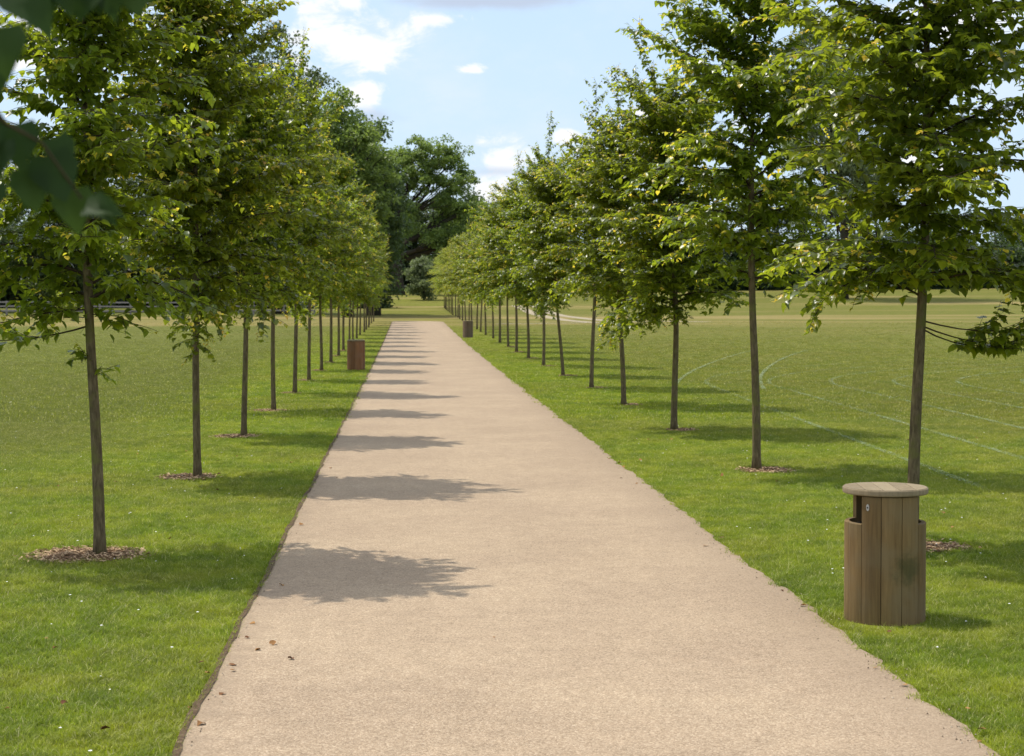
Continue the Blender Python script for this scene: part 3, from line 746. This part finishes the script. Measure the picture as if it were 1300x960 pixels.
def lid_mesh(r, z, th, seed, mat):
    mb = MB(); k = 64; prof = [(0, 0), (r * .97, 0), (r * .995, .004), (r, .010), (r, th - .010), (r * .994, th - .003), (r * .975, th)]
    vs = []; fs = []
    for pr, pz in prof[1:]:
        for j in range(k):
            a = 2 * math.pi * j / k; vs.append((pr * math.cos(a), pr * math.sin(a), z + pz))
    for L in range(len(prof) - 2):
        for j in range(k): fs.append((L * k + j, L * k + (j + 1) % k, (L + 1) * k + (j + 1) % k, (L + 1) * k + j))
    fs.append(tuple(reversed(range(k))))
    n0 = len(vs)
    mb.add(vs, fs, .5)
    # top boards with shallow joints, each strip raised a hair
    nb = 5; w = 2 * r * .975 / nb
    for b in range(nb):
        x0 = -r * .975 + b * w + .0015; x1 = x0 + w - .003; pts = []
        m = 14
        for i in range(m + 1):
            x = x0 + (x1 - x0) * i / m; pts.append((x, -math.sqrt(max(0, (r * .974) ** 2 - x * x))))
        for i in range(m, -1, -1):
            x = x0 + (x1 - x0) * i / m; pts.append((x, math.sqrt(max(0, (r * .974) ** 2 - x * x))))
        P2 = [(x, y, z + th - .001) for x, y in pts] + [(x, y, z + th + .002) for x, y in pts]; n = len(pts)
        ff = [tuple(n + i for i in range(n))] + [(i, (i + 1) % n, n + (i + 1) % n, n + i) for i in range(n)]
        mb.add(P2, ff, (b * .37 + .2) % 1)
    return mb.mesh('lid', mat, False, True)
def litter_bin(seed, loc, rz, wood, lidm, label, notch=True, H=.748):
    rn = random.Random(seed)
    root = empty('litter_bin', loc, (0, 0, rz)); tag(root, label, 'litter bin', 'round timber litter bins along the path')
    r = .238; th = .028
    segs = [('door_panel', -1.5, 1.5, H), ('side_panel', 1.5, 4.5, .585 if notch else H), ('back_panel', 4.5, 7.5, H), ('side_panel', -4.5, -1.5, .585 if notch else H)]
    for nm, s0, s1, h in segs:
        mb = MB(); s = s0
        while s < s1 - .1:
            stave(mb, s * math.pi / 6, (s + 1) * math.pi / 6, -.02, h, r, th, rn); s += 1
        p = obj(nm, mb.mesh(nm, wood, False, True), root)
        if nm == 'door_panel' and notch:
            lk = MB(); a = R(-34); k = 10
            cx_, cy_ = math.sin(a) * (r + .001), -math.cos(a) * (r + .001); nrm = Vector((math.sin(a), -math.cos(a), 0)); tng = Vector((math.cos(a), math.sin(a), 0))
            vs = []
            for dd in (0, .004):
                for j in range(k):
                    t = 2 * math.pi * j / k; q = Vector((cx_, cy_, H - .062)) + nrm * dd + tng * (.009 * math.cos(t)) + Vector((0, 0, .020 * math.sin(t))); vs.append(q)
            lk.add(vs, [tuple(range(k, 2 * k))] + [(j, (j + 1) % k, k + (j + 1) % k, k + j) for j in range(k)])
            lo = obj('lock', lk.mesh('lock', M_METAL, False), p)
            kh = MB(); vs = []
            for dd in (.0042, .0065):
                for j in range(8):
                    t = 2 * math.pi * j / 8; vs.append(Vector((cx_, cy_, H - .062)) + nrm * dd + tng * (.0045 * math.cos(t)) + Vector((0, 0, .006 * math.sin(t))))
            kh.add(vs, [tuple(range(8, 16))] + [(j, (j + 1) % 8, 8 + (j + 1) % 8, 8 + j) for j in range(8)])
            obj('keyhole', kh.mesh('keyhole', M_DARKFLUSH, False), p)
    # steel liner standing inside
    mb = MB(); k = 32; vs = []
    for rr_, z in ((r - th - .012, .0), (r - th - .012, .56), (r - th - .020, .56), (r - th - .020, .05)):
        for j in range(k): a = 2 * math.pi * j / k; vs.append((rr_ * math.cos(a), rr_ * math.sin(a), z))
    fs = [(L * k + j, L * k + (j + 1) % k, (L + 1) * k + (j + 1) % k, (L + 1) * k + j) for L in range(3) for j in range(k)]
    fs.append(tuple(3 * k + j for j in range(k))); mb.add(vs, fs); obj('liner', mb.mesh('liner', M_DARKFLUSH, True), root)
    obj('lid', lid_mesh(.250 if notch else .24, H + .004, .036, seed, lidm), root)
    return root
M_WOODA = wood_mat('weathered_larch', (.095, .058, .022), (.235, .158, .064), (.170, .128, .064), stain=(.10, -.205, .33))
M_WOODB = wood_mat('red_cedar', (.14, .062, .026), (.27, .13, .056), (.20, .11, .06))
M_WOODC = wood_mat('grey_larch', (.10, .07, .045), (.22, .15, .095), (.15, .12, .09))
M_LIDW = wood_mat('silvered_lid', (.15, .115, .068), (.32, .255, .155), (.25, .205, .13))
DB = 10.11; XB = px2X(1125, DB)
litter_bin(1, (XB, DB, g1(XB, DB) + .0), R(-6) , M_WOODA, M_LIDW, 'large weathered round timber bin with overhanging lid beside the path at right')
DB2 = 46.5; XB2 = px2X(452, DB2)
litter_bin(2, (XB2, DB2, g1(XB2, DB2)), R(40), M_WOODB, M_LIDW, 'reddish brown timber bin on the grass left of the path', notch=False, H=.77)
DB3 = 80.; XB3 = px2X(594, DB3)
litter_bin(3, (XB3, DB3, g1(XB3, DB3)), R(25), M_WOODC, M_LIDW, 'small distant grey brown timber bin right of the path', notch=False, H=.74)

# ------------------------------------------------------------------ grass, daisies, fallen leaves
def tuft_mesh(name, seed, n, h, rad, w):
    rn = random.Random(seed); mb = MB()
    for _ in range(n):
        a = rn.uniform(0, 6.28); q = rad * math.sqrt(rn.random()); x, y = q * math.cos(a), q * math.sin(a)
        hh = h * rn.uniform(.45, 1.1); la = rn.uniform(0, 6.28); ln = rn.uniform(.3, 1.9) * hh; fa = la + rn.uniform(-.6, .6) + 1.57
        wx, wy = math.cos(fa) * w / 2, math.sin(fa) * w / 2; lx, ly = math.cos(la), math.sin(la)
        mx, my = x + lx * ln * .35, y + ly * ln * .35
        mb.add([(x - wx, y - wy, -.004), (x + wx, y + wy, -.004), (mx + wx * .8, my + wy * .8, hh * .6), (mx - wx * .8, my - wy * .8, hh * .6), (x + lx * ln, y + ly * ln, hh)],
               [(0, 1, 2, 3), (3, 2, 4)], rn.random())
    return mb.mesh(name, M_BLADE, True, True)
tufts = [tuft_mesh('tuft', 1, 18, .030, .04, .0034), tuft_mesh('tuft', 2, 16, .024, .045, .0038), tuft_mesh('tuft', 3, 14, .040, .035, .0032)]
tufts_far = [tuft_mesh('tuft', 4, 16, .040, .10, .008), tuft_mesh('tuft', 5, 16, .034, .12, .009)]
hide_col = bpy.data.collections.new('tuft_sources')
def grass_points(dens_list):
    P = []
    for (d0, d1, dens) in dens_list:
        W0 = -.29 * d1 - 2.2; W1 = .40 * d1 + 2.6
        n = int((d1 - d0) * (W1 - W0) * dens)
        y = rng.uniform(d0, d1, n); x = rng.uniform(W0, W1, n)
        keep = (x > -.29 * y - 2.2) & (x < .40 * y + 2.6)
        pl = path_left(y) - .012; pr = path_right(y) - .03 + np.abs(rng.normal(scale=.05, size=n))
        keep &= (x < pl) | (x > pr)
        for X, d, k, s in mulch_trees:
            if d < d1 + 1:
                ox_ = -.10 if s == 'left' else .12
                rx_ = .40 if (k == 0 and s == 'left') else .30 if k < 4 else .22
                ee = ((x - X - ox_) / rx_) ** 2 + ((y - d) / (rx_ * .85)) ** 2
                keep &= ee > rng.uniform(.55, 1.15, n)
        keep &= ((x - XB) ** 2 + ((y - DB + .06)) ** 2) > (.285 + .03 * rng.normal(size=n)) ** 2
        x, y = x[keep], y[keep]; P.append(np.stack([x, y, gz(x, y)], -1))
    return np.concatenate(P)
def grass_object(name, pts, sources, smin, smax, seed):
    me = bpy.data.meshes.new(name); me.vertices.add(len(pts)); me.vertices.foreach_set('co', pts.astype(np.float32).ravel()); me.update()
    o = obj(name, me); tag(o, kind='stuff')
    ng = bpy.data.node_groups.new(name, 'GeometryNodeTree')
    ng.interface.new_socket('Geometry', in_out='INPUT', socket_type='NodeSocketGeometry'); ng.interface.new_socket('Geometry', in_out='OUTPUT', socket_type='NodeSocketGeometry')
    gi = ng.nodes.new('NodeGroupInput'); go = ng.nodes.new('NodeGroupOutput')
    m2p = ng.nodes.new('GeometryNodeMeshToPoints'); ng.links.new(gi.outputs[0], m2p.inputs['Mesh'])
    gti = ng.nodes.new('GeometryNodeGeometryToInstance')
    for i, s in enumerate(sources):
        oi = ng.nodes.new('GeometryNodeObjectInfo'); oi.inputs['Object'].default_value = s; oi.transform_space = 'ORIGINAL'
        ng.links.new(oi.outputs['Geometry'], gti.inputs[0])
    iop = ng.nodes.new('GeometryNodeInstanceOnPoints'); ng.links.new(m2p.outputs[0], iop.inputs['Points']); ng.links.new(gti.outputs[0], iop.inputs['Instance'])
    iop.inputs['Pick Instance'].default_value = True
    rr_ = ng.nodes.new('FunctionNodeRandomValue'); rr_.data_type = 'FLOAT_VECTOR'; rr_.inputs[0].default_value = (-.15, -.15, 0); rr_.inputs[1].default_value = (.15, .15, 6.28)
    ng.links.new(rr_.outputs[0], iop.inputs['Rotation'])
    rs = ng.nodes.new('FunctionNodeRandomValue'); rs.data_type = 'FLOAT'; rs.inputs[2].default_value = smin; rs.inputs[3].default_value = smax; rs.inputs['Seed'].default_value = 7
    ng.links.new(rs.outputs[1], iop.inputs['Scale'])
    ng.links.new(iop.outputs[0], go.inputs[0])
    md = o.modifiers.new('blades', 'NODES'); md.node_group = ng
    return o
src = []
for t in tufts + tufts_far:
    s = bpy.data.objects.new('tuft_source', t); hide_col.objects.link(s); src.append(s)   # not linked to the scene: source geometry only
def gt(parts_src, name, pts, a, b, seed):
    return grass_object(name, pts, parts_src, a, b, seed)
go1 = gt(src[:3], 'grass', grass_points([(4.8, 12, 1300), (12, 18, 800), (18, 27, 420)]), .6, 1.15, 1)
tag(go1, 'short mown lawn grass beside the near path', 'grass')
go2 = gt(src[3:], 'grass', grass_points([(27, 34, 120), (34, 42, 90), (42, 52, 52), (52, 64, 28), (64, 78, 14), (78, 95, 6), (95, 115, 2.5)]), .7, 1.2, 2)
tag(go2, 'mown lawn grass farther along the rows of trees', 'grass')

mb = MB(); rd = random.Random(12)
for _ in range(420):
    y = rd.uniform(7, 34); x = rd.uniform(-.24 * y, .36 * y)
    if -1.15 < x < 2.7: continue
    z = g1(x, y) + rd.uniform(.025, .045); r0 = rd.uniform(.005, .010); k = 7
    vs = [(x, y, z + .003)] + [(x + r0 * math.cos(6.283 * j / k), y + r0 * math.sin(6.283 * j / k), z) for j in range(k)]
    mb.add(vs, [(0, 1 + j, 1 + (j + 1) % k) for j in range(k)])
o = obj('daisies', mb.mesh('daisies', M_DAISY)); tag(o, 'tiny white daisy heads scattered through the lawn', 'daisies', kind='stuff')
LP = []
for _ in range(75):
    y = rd.uniform(7.2, 24); x = rd.uniform(-.24 * y, .36 * y)
    on_path = -1.0 < x < 2.5
    if on_path and rd.random() < .96: x = rd.choice((-.93, 2.4)) + rd.gauss(0, .08)
    z = g1(x, y) + (.016 if -1.0 < x < 2.48 else .035)
    LP.append(((x, y, z), (rd.uniform(-1, 1), rd.uniform(-1, 1), rd.uniform(-.1, .3)), (rd.uniform(-.3, .3), rd.uniform(-.3, .3), 1), rd.uniform(.018, .045), rd.random()))
o = obj('fallen_leaves', leaves_mesh('fallen_leaves', *zip(*LP), M_DEAD)); tag(o, 'small orange brown dead leaves lying on the grass and path edges', 'fallen leaves', kind='stuff')
# loose grit along the path's ragged right edge
mb = MB()
for _ in range(1300):
    y = 6.5 + 22 * rd.random() ** 1.4; right = rd.random() < .75
    x = (float(path_right(y)) + rd.gauss(-.02, .075)) if right else (float(path_left(y)) + rd.gauss(.02, .03))
    s = rd.uniform(.002, .006); z = g1(x, y) + .012
    a = rd.uniform(0, 6.28); vs = [(x + s * math.cos(a + 1.57 * j), y + s * math.sin(a + 1.57 * j), z) for j in range(4)] + [(x, y, z + s)]
    mb.add(vs, [(0, 1, 4), (1, 2, 4), (2, 3, 4), (3, 0, 4)], rd.random())
M_GRIT = flat_mat('grit', (.12, .085, .055), (.5, .41, .3), tint=True)
o = obj('gravel', mb.mesh('gravel', M_GRIT, False, True)); tag(o, 'loose grit along the edges of the path', 'gravel', kind='stuff')

# ------------------------------------------------------------------ tree beside the camera whose bough hangs into view
def fg_tree():
    rn = random.Random(31); limbs = MB(); trunk = MB(); LP = []
    bx, by = -2.15, .35
    def tp(z): return Vector((.03 * math.sin(z), .03 * math.cos(z * 1.3), z))
    trunk.tube([tp(-.06 + 5.5 * i / 16) for i in range(17)], [.075 * (1 - .8 * i / 16) * (1.2 if i == 0 else 1) for i in range(17)], 12)
    for i in range(20):
        f = i / 20; z = 2.15 + 3.1 * f; a = i * 2.4
        if math.cos(a) > -.1 and f < .6: a += 2.4      # crown lies mostly away from the path
        spray(rn, tp(z), a, R(20 + 40 * f), (1.15 - .6 * f) * .95, .012, limbs, LP, dens=.75, lsize=.10, goldprob=.02)
    # the bough over the lawn that carries the hanging leaves
    def world(px, py, d): return Vector((px2X(px, d) - bx, d - by, pyz(py, d)))
    bough = [tp(2.25), Vector((.45, .45, 2.50)), Vector((.95, 1.0, 2.60)), Vector((1.25, 1.45, 2.60)), world(-40, -75, 2.15), world(60, -45, 2.2)]
    limbs.tube(bough, [.016, .013, .010, .007, .005, .003], 6, False)
    tw1 = [bough[3], world(-70, 20, 2.1), world(-40, 110, 2.12), world(8, 160, 2.15), world(55, 185, 2.18), world(105, 255, 2.2)]
    tw2 = [bough[5], world(120, -42, 2.22), world(190, -38, 2.25)]
    limbs.tube(tw1, [.005, .004, .003, .0025, .002, .0015], 5, False); limbs.tube(tw2, [.003, .0025, .002], 5, False)
    def leaf(px, py, d, dx, dz, s, t, dy=-.2, n=(0, -.8, .6)):
        LP.append((world(px, py, d), Vector((dx, dy, dz)), Vector(n), s * .88, t))
    for a in ((22, 158, 2.18, .12, -1, .066, .25), (4, 178, 2.15, -.15, -1, .058, .15), (62, 196, 2.2, .38, -1, .074, .2), (50, 212, 2.24, -.25, -.8, .064, .5), (36, 216, 2.2, .25, -1, .060, .6),
              (92, 240, 2.25, .15, -1, .062, .85), (108, 262, 2.2, 1, -.12, .052, .6), (118, 258, 2.22, .75, -.6, .044, .3), (70, 176, 2.22, .5, -.9, .05, .3), (-14, 150, 2.15, .3, -1, .05, .2), (-6, 232, 2.15, -.2, -1, .05, .3),
              (4, 38, 2.0, .12, -1, .064, .6), (-8, 86, 2.05, .2, -1, .045, .4),
              (16, -12, 2.1, .7, -.75, .080, .5), (-14, -24, 2.1, .5, -.8, .055, .1), (50, -20, 2.2, .25, -.9, .062, .35), (98, -34, 2.2, .5, -.8, .070, .15), (128, -36, 2.2, .35, -1, .072, .2), (168, -32, 2.22, .2, -1, .066, .8), (190, -46, 2.24, .1, -1, .06, .5),
              (118, -22, 2.18, -.3, -1, .060, .4), (60, -34, 2.16, .6, -.9, .070, .2), (150, -24, 2.24, .5, -.9, .058, .1), (74, -46, 2.2, -.1, -1, .066, .3), (30, -50, 2.15, .1, -1, .066, .3)):
        leaf(*a)
    P, D, U, S, T = zip(*LP)
    r = empty('lime_tree', (bx, by, g1(bx, by))); tag(r, 'lime tree just outside the frame whose dark blurred leaves hang into the top left corner', 'tree')
    obj('trunk', trunk.mesh('trunk', M_BARK), r); obj('limbs', limbs.mesh('limbs', M_TWIG), r)
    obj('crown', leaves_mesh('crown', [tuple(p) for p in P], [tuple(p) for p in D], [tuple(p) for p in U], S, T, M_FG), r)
fg_tree()

# ------------------------------------------------------------------ light, sky
sun_vec = Vector((-.41, .27, 1.0)).normalized()
sl = bpy.data.lights.new('sun', 'SUN'); sl.energy = 3.3; sl.angle = R(.53); sl.color = (1.0, .945, .86)
so = bpy.data.objects.new('sun', sl); link(so); so.rotation_euler = sun_vec.to_track_quat('Z', 'Y').to_euler(); so.location = (-40, 20, 90)
w = bpy.data.worlds.new('World'); scene.world = w; w.use_nodes = True; nt = w.node_tree; nt.nodes.clear()
sky = nt.nodes.new('ShaderNodeTexSky'); sky.sky_type = 'NISHITA'; sky.sun_disc = False
sky.sun_elevation = math.asin(sun_vec.z); sky.sun_rotation = math.atan2(sun_vec.x, sun_vec.y); sky.air_density = 1.0; sky.dust_density = .6; sky.ozone_density = 1.6
tc = nt.nodes.new('ShaderNodeTexCoord'); sep = nt.nodes.new('ShaderNodeSeparateXYZ'); nt.links.new(tc.outputs['Generated'], sep.inputs[0])
az = mth(nt, 'ARCTAN2', sep.outputs[0], sep.outputs[1]); el = mth(nt, 'ARCSINE', sep.outputs[2])
cv = nt.nodes.new('ShaderNodeCombineXYZ'); nt.links.new(az, cv.inputs[0]); nt.links.new(mth(nt, 'MULTIPLY', el, 1.7), cv.inputs[1])
n1 = noise(nt, cv.outputs[0], 30, 9, .66, .4); n2 = noise(nt, cv.outputs[0], 9, 5, .55)
blobs = [(440, 62, 75, 38, 1.05), (480, 40, 60, 40, .7), (465, 125, 34, 20, .95), (603, 91, 24, 8, .9), (420, 8, 90, 20, .8), (335, 22, 18, 14, .95), (650, 205, 46, 20, .9), (625, 178, 34, 12, .75),
         (665, 228, 60, 18, .8), (719, 174, 22, 10, .95), (500, 140, 60, 34, .4), (385, 70, 26, 34, .8), (540, 30, 60, 10, .6), (830, 145, 40, 10, .9), (640, 250, 90, 25, .7), (60, 70, 80, 40, .9), (1240, 40, 90, 40, .9), (1180, 215, 60, 25, .9), (250, 40, 50, 30, .6), (1000, 170, 70, 25, .6)]
acc = None
for (bx, by, rx, ry, s) in blobs:
    a0 = math.atan((bx - VX) / F); e0 = (VY - by) / F
    dx = mth(nt, 'MULTIPLY', mth(nt, 'SUBTRACT', az, a0), F / rx); dy = mth(nt, 'MULTIPLY', mth(nt, 'SUBTRACT', el, e0), F / ry)
    q = mth(nt, 'ADD', mth(nt, 'MULTIPLY', dx, dx), mth(nt, 'MULTIPLY', dy, dy))
    g = mth(nt, 'MULTIPLY', mth(nt, 'EXPONENT', mth(nt, 'MULTIPLY', q, -.8)), s)
    acc = g if acc is None else mth(nt, 'MAXIMUM', acc, g)
glob = mth(nt, 'MULTIPLY', maprange(nt, n2, .42, .62), maprange(nt, el, .17, .30))   # unseen cumulus higher up, thickened and brightened to fill the shadows
acc = mth(nt, 'MAXIMUM', acc, glob)
cl = mth(nt, 'ADD', mth(nt, 'MULTIPLY', acc, .62), mth(nt, 'MULTIPLY', mth(nt, 'SUBTRACT', n1, .5), 1.5))
mask = mth(nt, 'MULTIPLY', maprange(nt, cl, .22, .56), maprange(nt, acc, .03, .25))
thin = mth(nt, 'MULTIPLY', maprange(nt, noise(nt, cv.outputs[0], 7, 7, .62), .42, .72), .45)
hz = maprange(nt, el, .02, .5, .86, .15)       # pale low sky
grey = None
for (bx, by, rx, ry, s) in ((620, 2, 130, 15, .95), (830, 0, 70, 7, .6), (480, 150, 50, 16, .5), (640, 218, 60, 9, .45)):
    a0 = math.atan((bx - VX) / F); e0 = (VY - by) / F
    dx = mth(nt, 'MULTIPLY', mth(nt, 'SUBTRACT', az, a0), F / rx); dy = mth(nt, 'MULTIPLY', mth(nt, 'SUBTRACT', el, e0), F / ry)
    q = mth(nt, 'ADD', mth(nt, 'MULTIPLY', dx, dx), mth(nt, 'MULTIPLY', dy, dy))
    g = mth(nt, 'MULTIPLY', mth(nt, 'EXPONENT', mth(nt, 'MULTIPLY', q, -.9)), s)
    grey = g if grey is None else mth(nt, 'MAXIMUM', grey, g)
CW = 5.4
c = mixc(nt, hz, sky.outputs[0], (3.35, 4.25, 5.35))
c = mixc(nt, thin, c, (CW * .86, CW * .92, CW))
c = mixc(nt, mask, c, mixc(nt, maprange(nt, el, .2, .4), (5.5, 5.55, 5.65), (11, 11, 11.3)))
c = mixc(nt, maprange(nt, mth(nt, 'ADD', grey, mth(nt, 'MULTIPLY', mth(nt, 'SUBTRACT', n1, .5), .8)), .15, .75, 0, .9), c, (3.0, 3.45, 4.3))
bg = nt.nodes.new('ShaderNodeBackground'); nt.links.new(c, bg.inputs[0]); bg.inputs[1].default_value = .15
wo = nt.nodes.new('ShaderNodeOutputWorld'); nt.links.new(bg.outputs[0], wo.inputs[0])

# ------------------------------------------------------------------ camera
cam = bpy.data.cameras.new('camera'); co = bpy.data.objects.new('camera', cam); link(co)
cam.sensor_width = 36; cam.lens = F / 1300 * 36; cam.clip_end = 5000; cam.clip_start = .05
cam.shift_y = -45 / 1300
co.location = (0, 0, EYE)
co.rotation_euler = (R(90) - math.atan(55 / F), 0, -math.atan(134 / F))
cam.dof.use_dof = True; cam.dof.focus_distance = 12.5; cam.dof.aperture_fstop = 7.2
scene.camera = co
scene.render.resolution_x = 1024; scene.render.resolution_y = 756
scene.view_settings.view_transform = 'Standard'; scene.view_settings.look = 'None'; scene.view_settings.gamma = 1; scene.view_settings.exposure = .35
scene.cycles.max_bounces = 6; scene.cycles.transparent_max_bounces = 8; scene.cycles.diffuse_bounces = 3; scene.cycles.transmission_bounces = 3
